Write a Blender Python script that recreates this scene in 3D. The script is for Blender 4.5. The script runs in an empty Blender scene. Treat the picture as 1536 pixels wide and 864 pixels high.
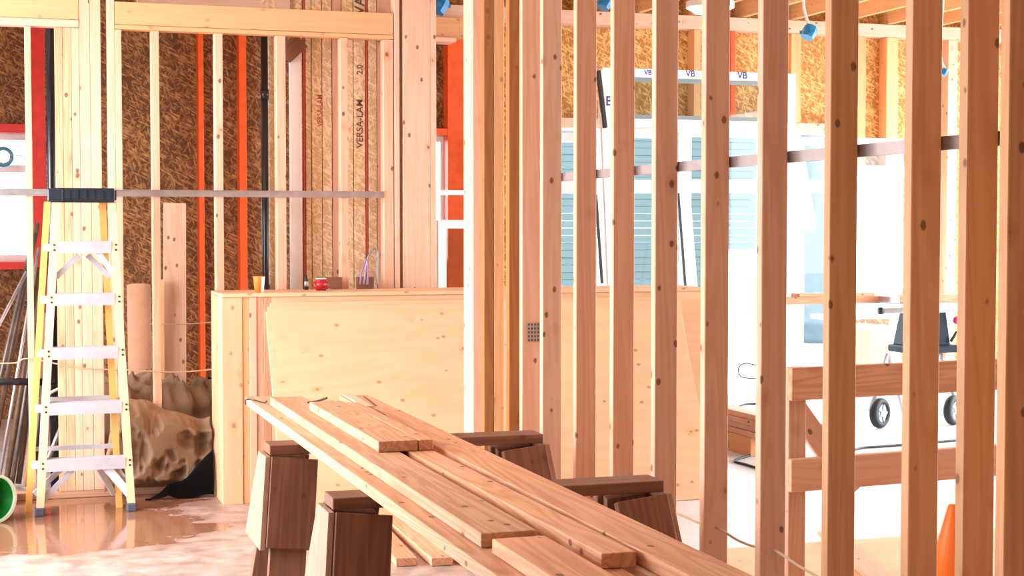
import bpy, bmesh, math, random
from mathutils import Vector, Matrix, noise
random.seed(7)
scene = bpy.context.scene
col = scene.collection
PI = math.pi

# ------------------------------------------------------------------ camera
F, YAW, PIT, CH = 2350.0, math.radians(17.88), math.atan(92/2350.0), 1.523
cam_d = bpy.data.cameras.new('camera'); cam = bpy.data.objects.new('camera', cam_d); col.objects.link(cam)
cam_d.sensor_width = 36; cam_d.lens = 36*F/1536; cam_d.clip_end = 200; cam_d.clip_start = .05
cam.location = (0, 0, CH); cam.rotation_euler = (PI/2-PIT, 0, -YAW)
scene.camera = cam
scene.view_settings.view_transform = 'Standard'
scene.view_settings.look = 'None'
scene.view_settings.gamma = 1
scene.view_settings.use_curve_mapping = False
scene.view_settings.exposure = 0.0

# survey of the photograph: where a sight line meets a plane of the building (X right, Y forward, Z up, metres)
def ray(px, py):
    x = (px-768)/F; z = -(py-432)/F; y = 1.
    c, s = math.cos(PIT), math.sin(PIT); y, z = y*c+z*s, -y*s+z*c
    c, s = math.cos(YAW), math.sin(YAW)
    return (x*c+y*s, -x*s+y*c, z)
def onX(px, py, X):
    r = ray(px, py); k = X/r[0]; return Vector((X, r[1]*k, CH+r[2]*k))
def onY(px, py, Y):
    r = ray(px, py); k = Y/r[1]; return Vector((r[0]*k, Y, CH+r[2]*k))
def onZ(px, py, Z):
    r = ray(px, py); k = (Z-CH)/r[2]; return Vector((r[0]*k, r[1]*k, Z))
def xs(px, Y): return onY(px, 340, Y).x
def zs(py, Y, px=768): return onY(px, py, Y).z

# ------------------------------------------------------------------ node helpers
class N:
    def __init__(s, name):
        s.m = bpy.data.materials.new(name); s.m.use_nodes = True
        s.t = s.m.node_tree; s.t.nodes.clear()
        s.out = s.t.nodes.new('ShaderNodeOutputMaterial')
    def n(s, typ, **kw):
        nd = s.t.nodes.new(typ)
        for k, v in kw.items():
            if k.startswith('i_'):
                key = k[2:]
                nd.inputs[int(key) if key.isdigit() else key.replace('_', ' ')].default_value = v
            else: setattr(nd, k, v)
        return nd
    def l(s, a, b): s.t.links.new(a, b)
    def val(s, a, sock):
        if isinstance(a, (int, float)): sock.default_value = a
        elif isinstance(a, tuple): sock.default_value = a
        else: s.l(a, sock)
    def math(s, op, a, b=0.0, c=None, clamp=False):
        nd = s.n('ShaderNodeMath', operation=op); nd.use_clamp = clamp
        s.val(a, nd.inputs[0]); s.val(b, nd.inputs[1])
        if c is not None: s.val(c, nd.inputs[2])
        return nd.outputs[0]
    def mix(s, f, a, b, mode='MIX'):
        nd = s.n('ShaderNodeMix', data_type='RGBA', blend_type=mode)
        s.val(f, nd.inputs[0])
        s.val((*a, 1) if isinstance(a, tuple) and len(a) == 3 else a, nd.inputs[6])
        s.val((*b, 1) if isinstance(b, tuple) and len(b) == 3 else b, nd.inputs[7])
        return nd.outputs[2]
    def rng(s, v, a, b, c=0., d=1.):
        nd = s.n('ShaderNodeMapRange'); s.val(v, nd.inputs[0])
        for i, q in enumerate((a, b, c, d)): s.val(q, nd.inputs[i+1])
        return nd.outputs[0]
    def ramp(s, v, stops):
        nd = s.n('ShaderNodeValToRGB'); s.l(v, nd.inputs[0])
        e = nd.color_ramp.elements
        while len(e) < len(stops): e.new(.5)
        for q, (p, c) in zip(e, stops): q.position = p; q.color = (*c, 1)
        return nd.outputs[0]
    def coords(s, rand=True):
        tc = s.n('ShaderNodeTexCoord')
        if not rand: return tc.outputs['Object'], None
        oi = s.n('ShaderNodeObjectInfo')
        r = oi.outputs['Random']
        cx = s.n('ShaderNodeCombineXYZ')
        s.l(s.math('MULTIPLY', r, 37.), cx.inputs[0]); s.l(s.math('MULTIPLY', r, 91.), cx.inputs[1]); s.l(s.math('MULTIPLY', r, 53.), cx.inputs[2])
        va = s.n('ShaderNodeVectorMath', operation='ADD'); s.l(tc.outputs['Object'], va.inputs[0]); s.l(cx.outputs[0], va.inputs[1])
        return va.outputs[0], r
    def mapping(s, v, scale=(1, 1, 1), rot=(0, 0, 0)):
        nd = s.n('ShaderNodeMapping'); nd.inputs['Scale'].default_value = scale; nd.inputs['Rotation'].default_value = rot
        s.l(v, nd.inputs[0]); return nd.outputs[0]
    def noise(s, v, scale=1, detail=3, dist=0, rough=.5):
        nd = s.n('ShaderNodeTexNoise'); s.l(v, nd.inputs['Vector'])
        nd.inputs['Scale'].default_value = scale; nd.inputs['Detail'].default_value = detail
        nd.inputs['Distortion'].default_value = dist; nd.inputs['Roughness'].default_value = rough
        return nd.outputs['Fac']
    def bsdf(s, color, rough=.6, metal=0., bump=None, bstr=.2, spec=.5, bdist=.002, **kw):
        b = s.n('ShaderNodeBsdfPrincipled')
        s.val((*color, 1) if isinstance(color, tuple) and len(color) == 3 else color, b.inputs['Base Color'])
        s.val(rough, b.inputs['Roughness']); s.val(metal, b.inputs['Metallic'])
        b.inputs['Specular IOR Level'].default_value = spec
        for k, v in kw.items(): s.val(v, b.inputs[k.replace('_', ' ')])
        if bump is not None:
            bp = s.n('ShaderNodeBump'); bp.inputs['Strength'].default_value = bstr; bp.inputs['Distance'].default_value = bdist
            s.l(bump, bp.inputs['Height']); s.l(bp.outputs[0], b.inputs['Normal'])
        s.l(b.outputs[0], s.out.inputs[0]); return b

def wood(name, a, b, knot=(.16, .06, .025), vary=.22, tint=(1.0, .86, .80), rough=.62, knots=1., ring=9., k=1., fig=1.):
    m = N(name); v, r = m.coords()
    g = m.noise(m.mapping(v, (9*k, 9*k, .55)), 1, 2, .6)
    bands = m.math('MULTIPLY_ADD', m.math('SINE', m.math('MULTIPLY', g, ring*6.28)), .5, .5)
    fine = m.noise(m.mapping(v, (120, 120, 3)), 1, 3, 0)
    broad = m.noise(m.mapping(v, (4, 4, 1.2)), 1, 3, .3)
    f = m.math('ADD', m.math('MULTIPLY', bands, .40*fig), m.math('MULTIPLY_ADD', fine, .45, m.math('MULTIPLY', broad, .45)))
    f = m.rng(f, .25, 1.0)
    c = m.mix(f, a, b)
    c = m.mix(m.rng(m.math('FRACT', m.math('MULTIPLY', r, 7.13)), 0, 1, 0, .9), c, m.mix(1., c, tint, 'MULTIPLY'))
    hs = m.n('ShaderNodeHueSaturation'); m.l(c, hs.inputs['Color'])
    m.l(m.math('MULTIPLY_ADD', m.math('FRACT', m.math('MULTIPLY', r, 3.7)), vary, 1-vary*.6), hs.inputs['Value'])
    c = hs.outputs[0]
    if knots:
        vo = m.n('ShaderNodeTexVoronoi'); m.l(m.mapping(v, (6.5, 6.5, 4.6)), vo.inputs['Vector']); vo.inputs['Scale'].default_value = 1; vo.inputs['Randomness'].default_value = .95
        d = m.math('ADD', vo.outputs['Distance'], m.math('MULTIPLY', m.noise(v, 40, 2), .05))
        halo = m.rng(d, .09, .24, .45*knots, 0); core = m.rng(d, .075, .105, 1, 0)
        c = m.mix(halo, c, m.mix(1., c, (.72, .50, .36), 'MULTIPLY'))
        c = m.mix(m.math('MULTIPLY', core, .85*knots), c, knot)
        v2 = m.n('ShaderNodeTexVoronoi'); m.l(m.mapping(v, (13, 13, 8.5), (0, 0, .6)), v2.inputs['Vector']); v2.inputs['Scale'].default_value = 1
        sc = m.n('ShaderNodeSeparateColor'); m.l(v2.outputs['Color'], sc.inputs[0])
        pin = m.math('MULTIPLY', m.rng(m.math('ADD', v2.outputs['Distance'], m.math('MULTIPLY', m.noise(v, 70, 2), .06)), .125, .17, 1, 0), m.math('GREATER_THAN', sc.outputs[0], .2))
        c = m.mix(m.math('MULTIPLY', pin, .85*knots), c, knot)
    m.bsdf(c, rough, bump=fine, bstr=.12, spec=.3, bdist=.001)
    return m.m

def osb(name, dark, mid, light, k=1.):
    m = N(name); v, r = m.coords()
    dn = m.n('ShaderNodeTexNoise'); m.l(v, dn.inputs['Vector']); dn.inputs['Scale'].default_value = 9; dn.inputs['Detail'].default_value = 2
    mx = m.n('ShaderNodeVectorMath', operation='MULTIPLY_ADD'); m.l(dn.outputs['Color'], mx.inputs[0]); mx.inputs[1].default_value = (.02,)*3; m.l(v, mx.inputs[2])
    vv = mx.outputs[0]; acc = None
    for i, (ang, sx, sz) in enumerate(((.3, 12, 55), (1.05, 13, 62), (1.85, 12, 58), (2.65, 12, 60))):
        vo = m.n('ShaderNodeTexVoronoi'); m.l(m.mapping(m.mapping(vv, (1, 1, 1), (0, ang, 0)), (sx*k, (3+i)*k, sz*k)), vo.inputs['Vector']); vo.inputs['Scale'].default_value = 1
        sp = m.n('ShaderNodeSeparateColor'); m.l(vo.outputs['Color'], sp.inputs[0])
        q = m.math('MULTIPLY', sp.outputs[0], m.rng(vo.outputs['Distance'], .1, .95, 1.0, .55))
        acc = q if acc is None else m.math('MAXIMUM', m.math('MULTIPLY', acc, .9), q)
    acc = m.math('MULTIPLY_ADD', acc, 1.35, -.55)
    br = m.noise(v, 2.2, 3)
    acc = m.math('ADD', acc, m.math('MULTIPLY_ADD', br, .5, -.25))
    c = m.ramp(acc, [(.05, dark), (.36, mid), (.9, light)])
    m.bsdf(c, .6, bump=acc, bstr=.3, spec=.3); return m.m

def plain(name, c, rough=.5, metal=0., spec=.5, noisy=.0, **kw):
    m = N(name)
    if noisy:
        v, r = m.coords(); n = m.noise(v, 14, 4)
        cc = m.mix(m.rng(n, .3, .75), tuple(x*(1-noisy) for x in c), tuple(min(1, x*(1+noisy)) for x in c))
        m.bsdf(cc, rough, metal, spec=spec, **kw)
    else: m.bsdf(c, rough, metal, spec=spec, **kw)
    return m.m

PINE_A, PINE_B = (.84, .55, .41), (.72, .42, .28)
M = {}
M['pine'] = wood('pine_stud', PINE_A, PINE_B)
M['pine_pale'] = wood('pine_pale', (.84, .57, .43), (.76, .46, .32), vary=.12)
M['pine_orange'] = wood('pine_orange', (.74, .40, .21), (.62, .30, .14))
M['pine_gold'] = wood('pine_gold', (.84, .50, .25), (.76, .40, .18), knots=.5)
M['pine_header'] = wood('pine_header', (.80, .46, .24), (.75, .40, .20), knots=.4, vary=.08, tint=(1, .95, .92))
M['pine_board'] = wood('pine_board', (.78, .47, .30), (.60, .30, .17), ring=12, fig=1.2)
M['stud_shaded'] = wood('stud_shaded', (.42, .19, .06), (.33, .13, .04), knots=.6, vary=.1)  # for partition studs standing in shade: the shade is put into the wood colour
M['saw_wood'] = wood('weathered_board', (.29, .145, .09), (.19, .085, .05), vary=.15)
M['saw_gusset'] = wood('weathered_gusset', (.46, .30, .22), (.36, .22, .15), vary=.1)
M['saw_pale'] = wood('weathered_pale', (.62, .40, .27), (.48, .28, .18), vary=.1)
M['ply'] = wood('plywood', (.84, .53, .33), (.78, .46, .27), vary=.06, tint=(1, .97, .94), k=.35, ring=7, knots=.7, knot=(.25, .11, .05))
M['ply_edge'] = wood('plywood_edge', (.90, .63, .40), (.6, .34, .18), vary=.05, k=6, knots=0)
M['lvl'] = osb('laminated_strand', (.70, .46, .25), (.90, .68, .44), (.96, .82, .62), 1.7)
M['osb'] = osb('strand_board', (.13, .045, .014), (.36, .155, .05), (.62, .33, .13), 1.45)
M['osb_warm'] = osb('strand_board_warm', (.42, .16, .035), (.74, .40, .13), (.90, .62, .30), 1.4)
M['red'] = plain('red_paint', (.62, .02, .012), .45, noisy=.15)
M['orange'] = plain('orange_paint', (.85, .10, .012), .45, noisy=.12)
M['black_pipe'] = plain('black_pipe', (.008, .009, .012), .25)
M['channel'] = plain('grey_brown_steel', (.34, .27, .26), .5, .3, noisy=.1)
M['steel'] = plain('galvanised_steel', (.55, .52, .54), .38, .85, noisy=.15)
M['steel_dark'] = plain('dark_steel', (.12, .095, .085), .45, .6, noisy=.3)
M['rust'] = plain('brown_pipe', (.17, .095, .06), .5, .3, noisy=.3)
M['alu'] = plain('ladder_aluminium', (.60, .60, .67), .4, .45, noisy=.08)
M['fibre'] = plain('pale_yellow_fibreglass', (.78, .58, .36), .45, noisy=.06)
M['fibre_amber'] = plain('amber_fibreglass', (.80, .40, .11), .45, noisy=.06)
M['navy'] = plain('navy_plastic', (.012, .018, .034), .4)
M['rubber'] = plain('grey_rubber', (.07, .08, .11), .7)
M['rivet'] = plain('rivet_dark', (.08, .07, .06), .4, .8)
M['white'] = plain('white_vinyl', (.88, .88, .88), .35)
M['grey_sash'] = plain('grey_sash', (.20, .24, .24), .4)
M['black_gap_edge'] = plain('black_gap_edge', (.03, .03, .035), .5)
M['blue_ink'] = plain('blue_ink', (.03, .03, .22), .6)
M['black_ink'] = plain('black_ink', (.16, .08, .05), .7)
M['red_ink'] = plain('red_ink', (.55, .09, .06), .7)
M['blue_box'] = plain('blue_plastic', (.01, .22, .50), .4)
M['cable'] = plain('white_cable', (.80, .74, .68), .5)
M['romex'] = plain('tan_cable', (.55, .36, .24), .5)
M['cord'] = plain('black_cord', (.015, .018, .022), .5)
M['strap'] = plain('black_strap', (.012, .012, .012), .35)
M['card'] = plain('brown_cardboard', (.66, .36, .23), .8, noisy=.06)
M['green'] = plain('green_plastic', (.004, .20, .02), .45, spec=.2)
M['pale_rim'] = plain('pale_rim', (.70, .85, .68), .4)
M['saw_blue'] = plain('dark_teal_paint', (.006, .018, .030), .5, spec=.2)
M['tyre'] = plain('black_tyre', (.02, .025, .03), .6)
M['wheel'] = plain('pale_hub', (.45, .52, .60), .35, .4)
M['red_plastic'] = plain('red_plastic', (.45, .015, .02), .35)
M['pink'] = plain('magenta_plastic', (.6, .03, .15), .4)
M['cup_orange'] = plain('orange_cup', (.88, .24, .04), .5)
M['cup_white'] = plain('white_cup', (.92, .90, .85), .5)
M['cone'] = plain('orange_cone', (.95, .20, .02), .45)
M['purple'] = plain('purple_wire', (.30, .14, .32), .5)
M['grey_wire'] = plain('grey_wire', (.25, .26, .27), .4, .4)
M['white_panel'] = plain('white_panel', (.92, .90, .88), .5, noisy=.03)
M['ceil'] = plain('ceiling_white', (.80, .72, .62), .8, noisy=.06)
M['wall_in'] = plain('wall_liner', (.78, .68, .60), .85, noisy=.05)

def tarp_mat(name, a, b, rough=.65, spec=.3):
    m = N(name); v, r = m.coords()
    n = m.noise(v, 5, 4, .4); c = m.mix(m.rng(n, .3, .7), a, b)
    w = m.noise(v, 300, 1); m.bsdf(c, rough, bump=w, bstr=.15, spec=spec); return m.m
M['tarp'] = tarp_mat('canvas_tarp', (.33, .205, .12), (.20, .12, .07))
M['black_tarp'] = tarp_mat('black_sheet', (.004, .0035, .004), (.008, .007, .0075), .9, .05)

def glass_mat(name, tint, refl=.01):
    m = N(name)
    tr = m.n('ShaderNodeBsdfTransparent'); tr.inputs[0].default_value = (*tint, 1)
    gl = m.n('ShaderNodeBsdfGlossy'); gl.inputs['Roughness'].default_value = .02
    fr = m.n('ShaderNodeFresnel'); fr.inputs[0].default_value = 1.5
    mx = m.n('ShaderNodeMixShader'); m.l(m.math('MULTIPLY_ADD', fr.outputs[0], .3, refl, clamp=True), mx.inputs[0])
    m.l(tr.outputs[0], mx.inputs[1]); m.l(gl.outputs[0], mx.inputs[2]); m.l(mx.outputs[0], m.out.inputs[0]); return m.m
M['glass'] = glass_mat('window_glass', (.80, .88, .90))

def emit(name, c, s):
    m = N(name); e = m.n('ShaderNodeEmission'); e.inputs[0].default_value = (*c, 1); e.inputs[1].default_value = s
    m.l(e.outputs[0], m.out.inputs[0]); return m.m
M['lamp'] = emit('lamp_glow', (1, .97, .92), 6)

def floor_mat():
    m = N('site_floor'); v, _ = m.coords(False)
    n1 = m.noise(v, 1.6, 5, .3); n2 = m.noise(v, 9, 5, .2); n3 = m.noise(v, 38, 3)
    sp = m.n('ShaderNodeSeparateXYZ'); m.l(v, sp.inputs[0]); x, y = sp.outputs[0], sp.outputs[1]
    dry = m.mix(m.rng(n2, .35, .7), (.36, .25, .21), (.58, .47, .43))
    dry = m.mix(m.rng(n3, .62, .74, 0, .35), dry, (.34, .20, .14))
    # the puddle round the ladder: a blotch with a ragged edge
    def ell(cx, cy, rx, ry):
        a = m.math('DIVIDE', m.math('SUBTRACT', x, cx), rx); b = m.math('DIVIDE', m.math('SUBTRACT', y, cy), ry)
        return m.math('SQRT', m.math('ADD', m.math('MULTIPLY', a, a), m.math('MULTIPLY', b, b)))
    d = m.math('MINIMUM', ell(.25, 8.15, .68, .62), ell(.82, 7.98, .27, .14))
    d = m.math('MINIMUM', d, ell(.15, 8.9, .9, .4))
    d = m.math('ADD', d, m.math('MULTIPLY_ADD', n2, .55, m.math('MULTIPLY_ADD', n1, .5, -.52)))
    wet = m.rng(d, .93, 1.03, 1, 0)
    damp = m.rng(d, .95, 1.6, .6, 0)
    c = m.mix(damp, dry, m.mix(1., dry, (.72, .52, .44), 'MULTIPLY'))
    c = m.mix(wet, c, (.31, .145, .085))
    rightside = m.rng(x, 2.2, 2.5)
    c = m.mix(rightside, c, m.mix(m.rng(n2, .3, .7), (.58, .56, .57), (.70, .68, .68)))
    ro = m.math('MULTIPLY_ADD', n2, .25, .28)
    ro = m.math('ADD', m.math('MULTIPLY', ro, m.math('SUBTRACT', 1., wet)), m.math('MULTIPLY', wet, .09))
    hb = m.math('MULTIPLY', m.math('MULTIPLY_ADD', n3, .5, n2), m.math('SUBTRACT', 1., wet))
    m.bsdf(c, ro, bump=hb, bstr=.25, spec=.5, bdist=.004); return m.m
M['floor'] = floor_mat()

# ------------------------------------------------------------------ object helpers
W = {}
def link(name, me, mat, mw=None, parent=None):
    o = bpy.data.objects.new(name, me); col.objects.link(o)
    if mat is not None: o.data.materials.append(mat)
    mw = mw or Matrix.Identity(4)
    W[o] = mw
    if parent is not None:
        o.parent = parent; o.matrix_parent_inverse = Matrix.Identity(4); o.matrix_basis = W[parent].inverted() @ mw
    else: o.matrix_basis = mw
    return o
def empty(name, loc, rz=0):
    o = bpy.data.objects.new(name, None); col.objects.link(o); o.empty_display_size = .1
    W[o] = Matrix.Translation(loc) @ Matrix.Rotation(rz, 4, 'Z'); o.matrix_basis = W[o]; return o
def tag(o, label=None, cat=None, group=None, kind='thing'):
    if label: o['label'] = label
    if cat: o['category'] = cat; o['kind'] = kind
    if group: o['group'] = group
    return o
def struct(o): o['kind'] = 'structure'; return o

def bm_box(bm, x0, x1, y0, y1, z0, z1, mtx=None):
    vs = [bm.verts.new(((x0, x1)[i & 1], (y0, y1)[i >> 1 & 1], (z0, z1)[i >> 2 & 1])) for i in range(8)]
    for f in ((0, 2, 3, 1), (4, 5, 7, 6), (0, 1, 5, 4), (2, 6, 7, 3), (0, 4, 6, 2), (1, 3, 7, 5)): bm.faces.new([vs[i] for i in f])
    if mtx is not None: bmesh.ops.transform(bm, matrix=mtx, verts=vs)
    return vs
def bm_tube(bm, pts, r, seg=8, cap=True):
    pts = [Vector(p) for p in pts]; rings = []
    rr = r if isinstance(r, (list, tuple)) else [r]*len(pts)
    up = Vector((0, 0, 1)); prev = None
    for i, p in enumerate(pts):
        d = (pts[min(i+1, len(pts)-1)]-pts[max(i-1, 0)]).normalized()
        if prev is None:
            a = d.cross(up)
            if a.length < .05: a = d.cross(Vector((1, 0, 0)))
        else: a = prev - d*prev.dot(d)
        a.normalize(); prev = a; b = d.cross(a)
        rings.append([bm.verts.new(p + (a*math.cos(t)+b*math.sin(t))*rr[i]) for t in [2*PI*k/seg for k in range(seg)]])
    for q, w in zip(rings, rings[1:]):
        for k in range(seg): bm.faces.new((q[k], q[(k+1) % seg], w[(k+1) % seg], w[k]))
    if cap: bm.faces.new(rings[0][::-1]); bm.faces.new(rings[-1])
def bm_lathe(bm, prof, seg=24, mtx=None):
    ring_closed = prof[0] == prof[-1]
    rings = []; new = []
    for r, z in prof:
        ring = [bm.verts.new((r*math.cos(2*PI*k/seg), r*math.sin(2*PI*k/seg), z)) for k in range(seg)]
        rings.append(ring); new += ring
    for q, w in zip(rings, rings[1:]):
        for k in range(seg): bm.faces.new((q[k], q[(k+1) % seg], w[(k+1) % seg], w[k]))
    if prof[0][0] > 1e-4 and not ring_closed: bm.faces.new(rings[0][::-1])
    if prof[-1][0] > 1e-4 and not ring_closed: bm.faces.new(rings[-1])
    if mtx is not None: bmesh.ops.transform(bm, matrix=mtx, verts=new)
def finish(name, bm, mat, mw=None, parent=None, bevel=0, smooth=False, weld=False):
    if weld: bmesh.ops.remove_doubles(bm, verts=bm.verts, dist=1e-4)
    if bevel: bmesh.ops.bevel(bm, geom=list(bm.edges), offset=bevel, segments=1, affect='EDGES', profile=.5)
    bmesh.ops.recalc_face_normals(bm, faces=bm.faces)
    me = bpy.data.meshes.new(name); bm.to_mesh(me); bm.free()
    if smooth:
        for p in me.polygons: p.use_smooth = True
    return link(name, me, mat, mw, parent)
def lum(name, a, b, w, t, wdir, mat, parent=None, bevel=.0025):
    """a stick of lumber from a to b (centre line), w wide along wdir, t thick; its mesh runs along its own Z"""
    a, b = Vector(a), Vector(b); z = (b-a); L = z.length; z.normalize()
    x = Vector(wdir); x = (x - z*x.dot(z)).normalized(); y = z.cross(x)
    mw = Matrix((( x.x, y.x, z.x, a.x), (x.y, y.y, z.y, a.y), (x.z, y.z, z.z, a.z), (0, 0, 0, 1)))
    bm = bmesh.new(); bm_box(bm, -w/2, w/2, -t/2, t/2, 0, L)
    return finish(name, bm, mat, mw, parent, bevel)
def box(name, x0, x1, y0, y1, z0, z1, mat, axis='z', parent=None, bevel=.0025):
    cx, cy, cz = (x0+x1)/2, (y0+y1)/2, (z0+z1)/2
    if axis == 'z': return lum(name, (cx, cy, z0), (cx, cy, z1), x1-x0, y1-y0, (1, 0, 0), mat, parent, bevel)
    if axis == 'x': return lum(name, (x0, cy, cz), (x1, cy, cz), y1-y0, z1-z0, (0, 1, 0), mat, parent, bevel)
    return lum(name, (cx, y0, cz), (cx, y1, cz), x1-x0, z1-z0, (1, 0, 0), mat, parent, bevel)
def tube(name, pts, r, mat, parent=None, seg=10, mw=None):
    bm = bmesh.new(); bm_tube(bm, pts, r, seg); return finish(name, bm, mat, mw, parent, smooth=True)
def spline(pts, n=10):
    pts = [Vector(p) for p in pts]; out = []
    for i in range(len(pts)-1):
        p0, p1, p2, p3 = pts[max(i-1, 0)], pts[i], pts[i+1], pts[min(i+2, len(pts)-1)]
        for k in range(n):
            t = k/n
            out.append(.5*((2*p1)+(p2-p0)*t+(2*p0-5*p1+4*p2-p3)*t*t+(3*p1-p0-3*p2+p3)*t**3))
    out.append(pts[-1]); return out
def text(name, s, size, mat, mw, parent, squeeze=1.):
    cu = bpy.data.curves.new(name, 'FONT'); cu.body = s; cu.size = size; cu.align_x = 'LEFT'; cu.align_y = 'CENTER'; cu.extrude = .0004; cu.offset = size*.018
    tmp = bpy.data.objects.new('tmp', cu); col.objects.link(tmp)
    dg = bpy.context.evaluated_depsgraph_get(); me = bpy.data.meshes.new_from_object(tmp.evaluated_get(dg))
    bpy.data.objects.remove(tmp); bpy.data.curves.remove(cu)
    if squeeze != 1.:
        for v in me.vertices: v.co.x *= squeeze
    me.materials.clear()
    return link(name, me, mat, mw, parent)

# ================================================================== THE SETTING
T = 13.0            # inner face of the far sheathing
def slab(name, boxes, mat, rot=None):
    bm = bmesh.new()
    for b in boxes: bm_box(bm, *b)
    return struct(finish(name, bm, mat))
slab('floor', [(-3.7, 9.8, -2.7, 13.2, -.12, 0)], M['floor'])
slab('ceiling', [(-3.7, 9.8, -2.7, 13.2, 3.66, 3.78)], M['ceil'])
# far wall with its openings: left window, narrow window, wide doorway-height opening and the window to its right
WX0, WX1, WZ0, WZ1 = -.95, .20, 1.25, 2.255
NX0, NX1, NZ0, NZ1 = 3.42, 3.60, 1.2, 2.30
DX0, DX1, DZ1 = 4.5, 7.37, 2.38
EZ1 = 2.0
EX1, EZ0 = 8.06, .66
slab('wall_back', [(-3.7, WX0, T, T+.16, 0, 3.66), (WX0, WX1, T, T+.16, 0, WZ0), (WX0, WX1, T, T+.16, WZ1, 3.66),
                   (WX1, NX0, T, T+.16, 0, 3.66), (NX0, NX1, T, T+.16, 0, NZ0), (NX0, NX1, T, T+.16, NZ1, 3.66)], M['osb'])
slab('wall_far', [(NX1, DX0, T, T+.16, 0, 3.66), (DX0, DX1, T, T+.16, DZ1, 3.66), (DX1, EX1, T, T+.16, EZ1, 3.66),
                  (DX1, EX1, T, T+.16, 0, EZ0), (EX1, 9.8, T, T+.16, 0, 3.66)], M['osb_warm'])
LY0, LY1, LZ0, LZ1 = 5.0, 8.95, .2, 2.9
slab('wall_left', [(-1.85, -1.7, -2.55, LY0, 0, 3.66), (-1.85, -1.7, LY1, T, 0, 3.66), (-1.85, -1.7, LY0, LY1, 0, LZ0), (-1.85, -1.7, LY0, LY1, LZ1, 3.66)], M['wall_in'])
RY0, RY1, RZ0, RZ1 = 4.5, 12.6, .3, 3.1
slab('wall_right', [(9.65, 9.8, -2.7, RY0, 0, 3.66), (9.65, 9.8, RY1, T, 0, 3.66), (9.65, 9.8, RY0, RY1, 0, RZ0), (9.65, 9.8, RY0, RY1, RZ1, 3.66)], M['wall_in'])
BX0, BX1 = -3.4, -1.6
slab('wall_rear', [(-3.7, 9.8, -2.7, -2.55, 0, 3.66)], M['osb_warm'])
g = slab('ground', [(-40, 50, -30, 60, -.4, -.3)], plain('outside_ground', (.55, .56, .58), .9))

# windows of the far wall
def window(name, x0, x1, z0, z1, y, bars=()):
    e = empty(name, ((x0+x1)/2, y, z0)); struct(e)
    bm = bmesh.new(); w = .05
    for b in ((x0, x0+w, y-.05, y+.05, z0, z1), (x1-w, x1, y-.05, y+.05, z0, z1), (x0+w, x1-w, y-.05, y+.05, z0, z0+w), (x0+w, x1-w, y-.05, y+.05, z1-w, z1)): bm_box(bm, *b)
    for q in bars: bm_box(bm, x0+w, x1-w, y-.045, y+.045, q-.03, q+.03)
    finish('window_frame', bm, M['white'], None, e)
    bm = bmesh.new(); bm_box(bm, x0+w, x1-w, y-.006, y+.006, z0+w, z1-w); finish('window_pane', bm, M['glass'], None, e)
    return e
window('window_1', WX0, WX1, WZ0, WZ1, T+.06, (1.98,))
window('window_2', NX0, NX1, NZ0, NZ1, T+.06)

# ================================================================== FAR WALL FRAMING
YF = 12.86
def far_stud(p0, p1, mat, label, z0=0, z1=3.28, y0=YF, y1=T):
    x0, x1 = xs(p0, y0), xs(p1, y0)
    o = box('wall_stud', x0, x1, y0, y1-.001, z0, z1, mat)
    return tag(o, label, 'stud', 'studs of the far sheathed wall')
far_stud(50, 70, M['red'], 'wide red-painted stud beside the left window, next to the black pipe')
o = box('window_lintel', -1.0, xs(50, YF)-.002, YF, T-.001, WZ1, WZ1+.07, M['red'], 'x'); tag(o, 'red-painted board across the top of the left window', 'board')
o = box('window_sill_board', -1.0, xs(50, YF)-.002, YF, T-.001, WZ0-.062, WZ0-.002, M['red'], 'x'); tag(o, 'red-painted sill board below the left window', 'board')
far_stud(299, 307, M['orange'], 'narrow orange-red stud on the dark strand board, between the two left-hand pine studs')
far_stud(360, 371, M['orange'], 'orange-red stud on the dark strand board beside the black vertical pipe')
far_stud(672, 697, M['orange'], 'broad vivid red-orange stud right of the narrow window behind the tall posts')
o = box('window_lintel', NX0-.35, xs(672, YF)-.002, YF, T-.001, NZ1, NZ1+.055, M['orange'], 'x'); tag(o, 'short red-orange board over the narrow window behind the tall posts', 'board')
o = box('lintel_board', xs(640, YF), xs(690, YF), YF-.18, YF-.002, 3.10, 3.27, M['pine_gold'], 'x'); tag(o, 'golden short header board above the narrow window, beneath the pale plate', 'board')
o = box('ledger_board', xs(640, YF-.1), xs(679, YF-.1), YF-.22, YF-.002, 3.062, 3.098, M['pine_pale'], 'x'); tag(o, 'thin cream ledger under the golden short header board', 'board')
o = box('top_plate', 1.0, 9.6, YF-.04, T-.001, 3.282, 3.395, M['pine_pale'], 'x'); tag(o, 'long pale plate running along the top of the far wall', 'plate')
for p0, p1, mt, lb in ((1040, 1050, 'pine_gold', 'golden brown far-wall stud above the first blue sticker of the transom window'),
                       (1095, 1102, 'orange', 'thin orange-red far-wall stud above the second blue sticker of the transom window'),
                       (1185, 1200, 'pine_gold', 'golden far-wall stud just right of the transom window end'),
                       (1285, 1297, 'pine_gold', 'golden far-wall stud standing over the wide bright opening, left of a pair'),
                       (1328, 1345, 'pine_gold', 'golden far-wall stud standing over the bright right window opening')):
    far_stud(p0, p1, M[mt], lb, z0=(DZ1 if p0 < 1250 else EZ1) + .092)
far_stud(1420, 1434, M['pine_pale'], 'cream full-height far stud seen in the last gap of the partition')
o = box('window_lintel', DX0-.1, DX1-.03, YF, T-.001, DZ1+.001, DZ1+.09, M['pine_pale'], 'x'); tag(o, 'long pale lintel over the wide doorway opening behind the window units', 'lintel')
o = box('window_lintel', DX1-.029, EX1+.05, YF, T-.001, EZ1+.001, EZ1+.09, M['white'], 'x'); tag(o, 'short white lintel over the bright window opening at the right of the far room', 'lintel')
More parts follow.
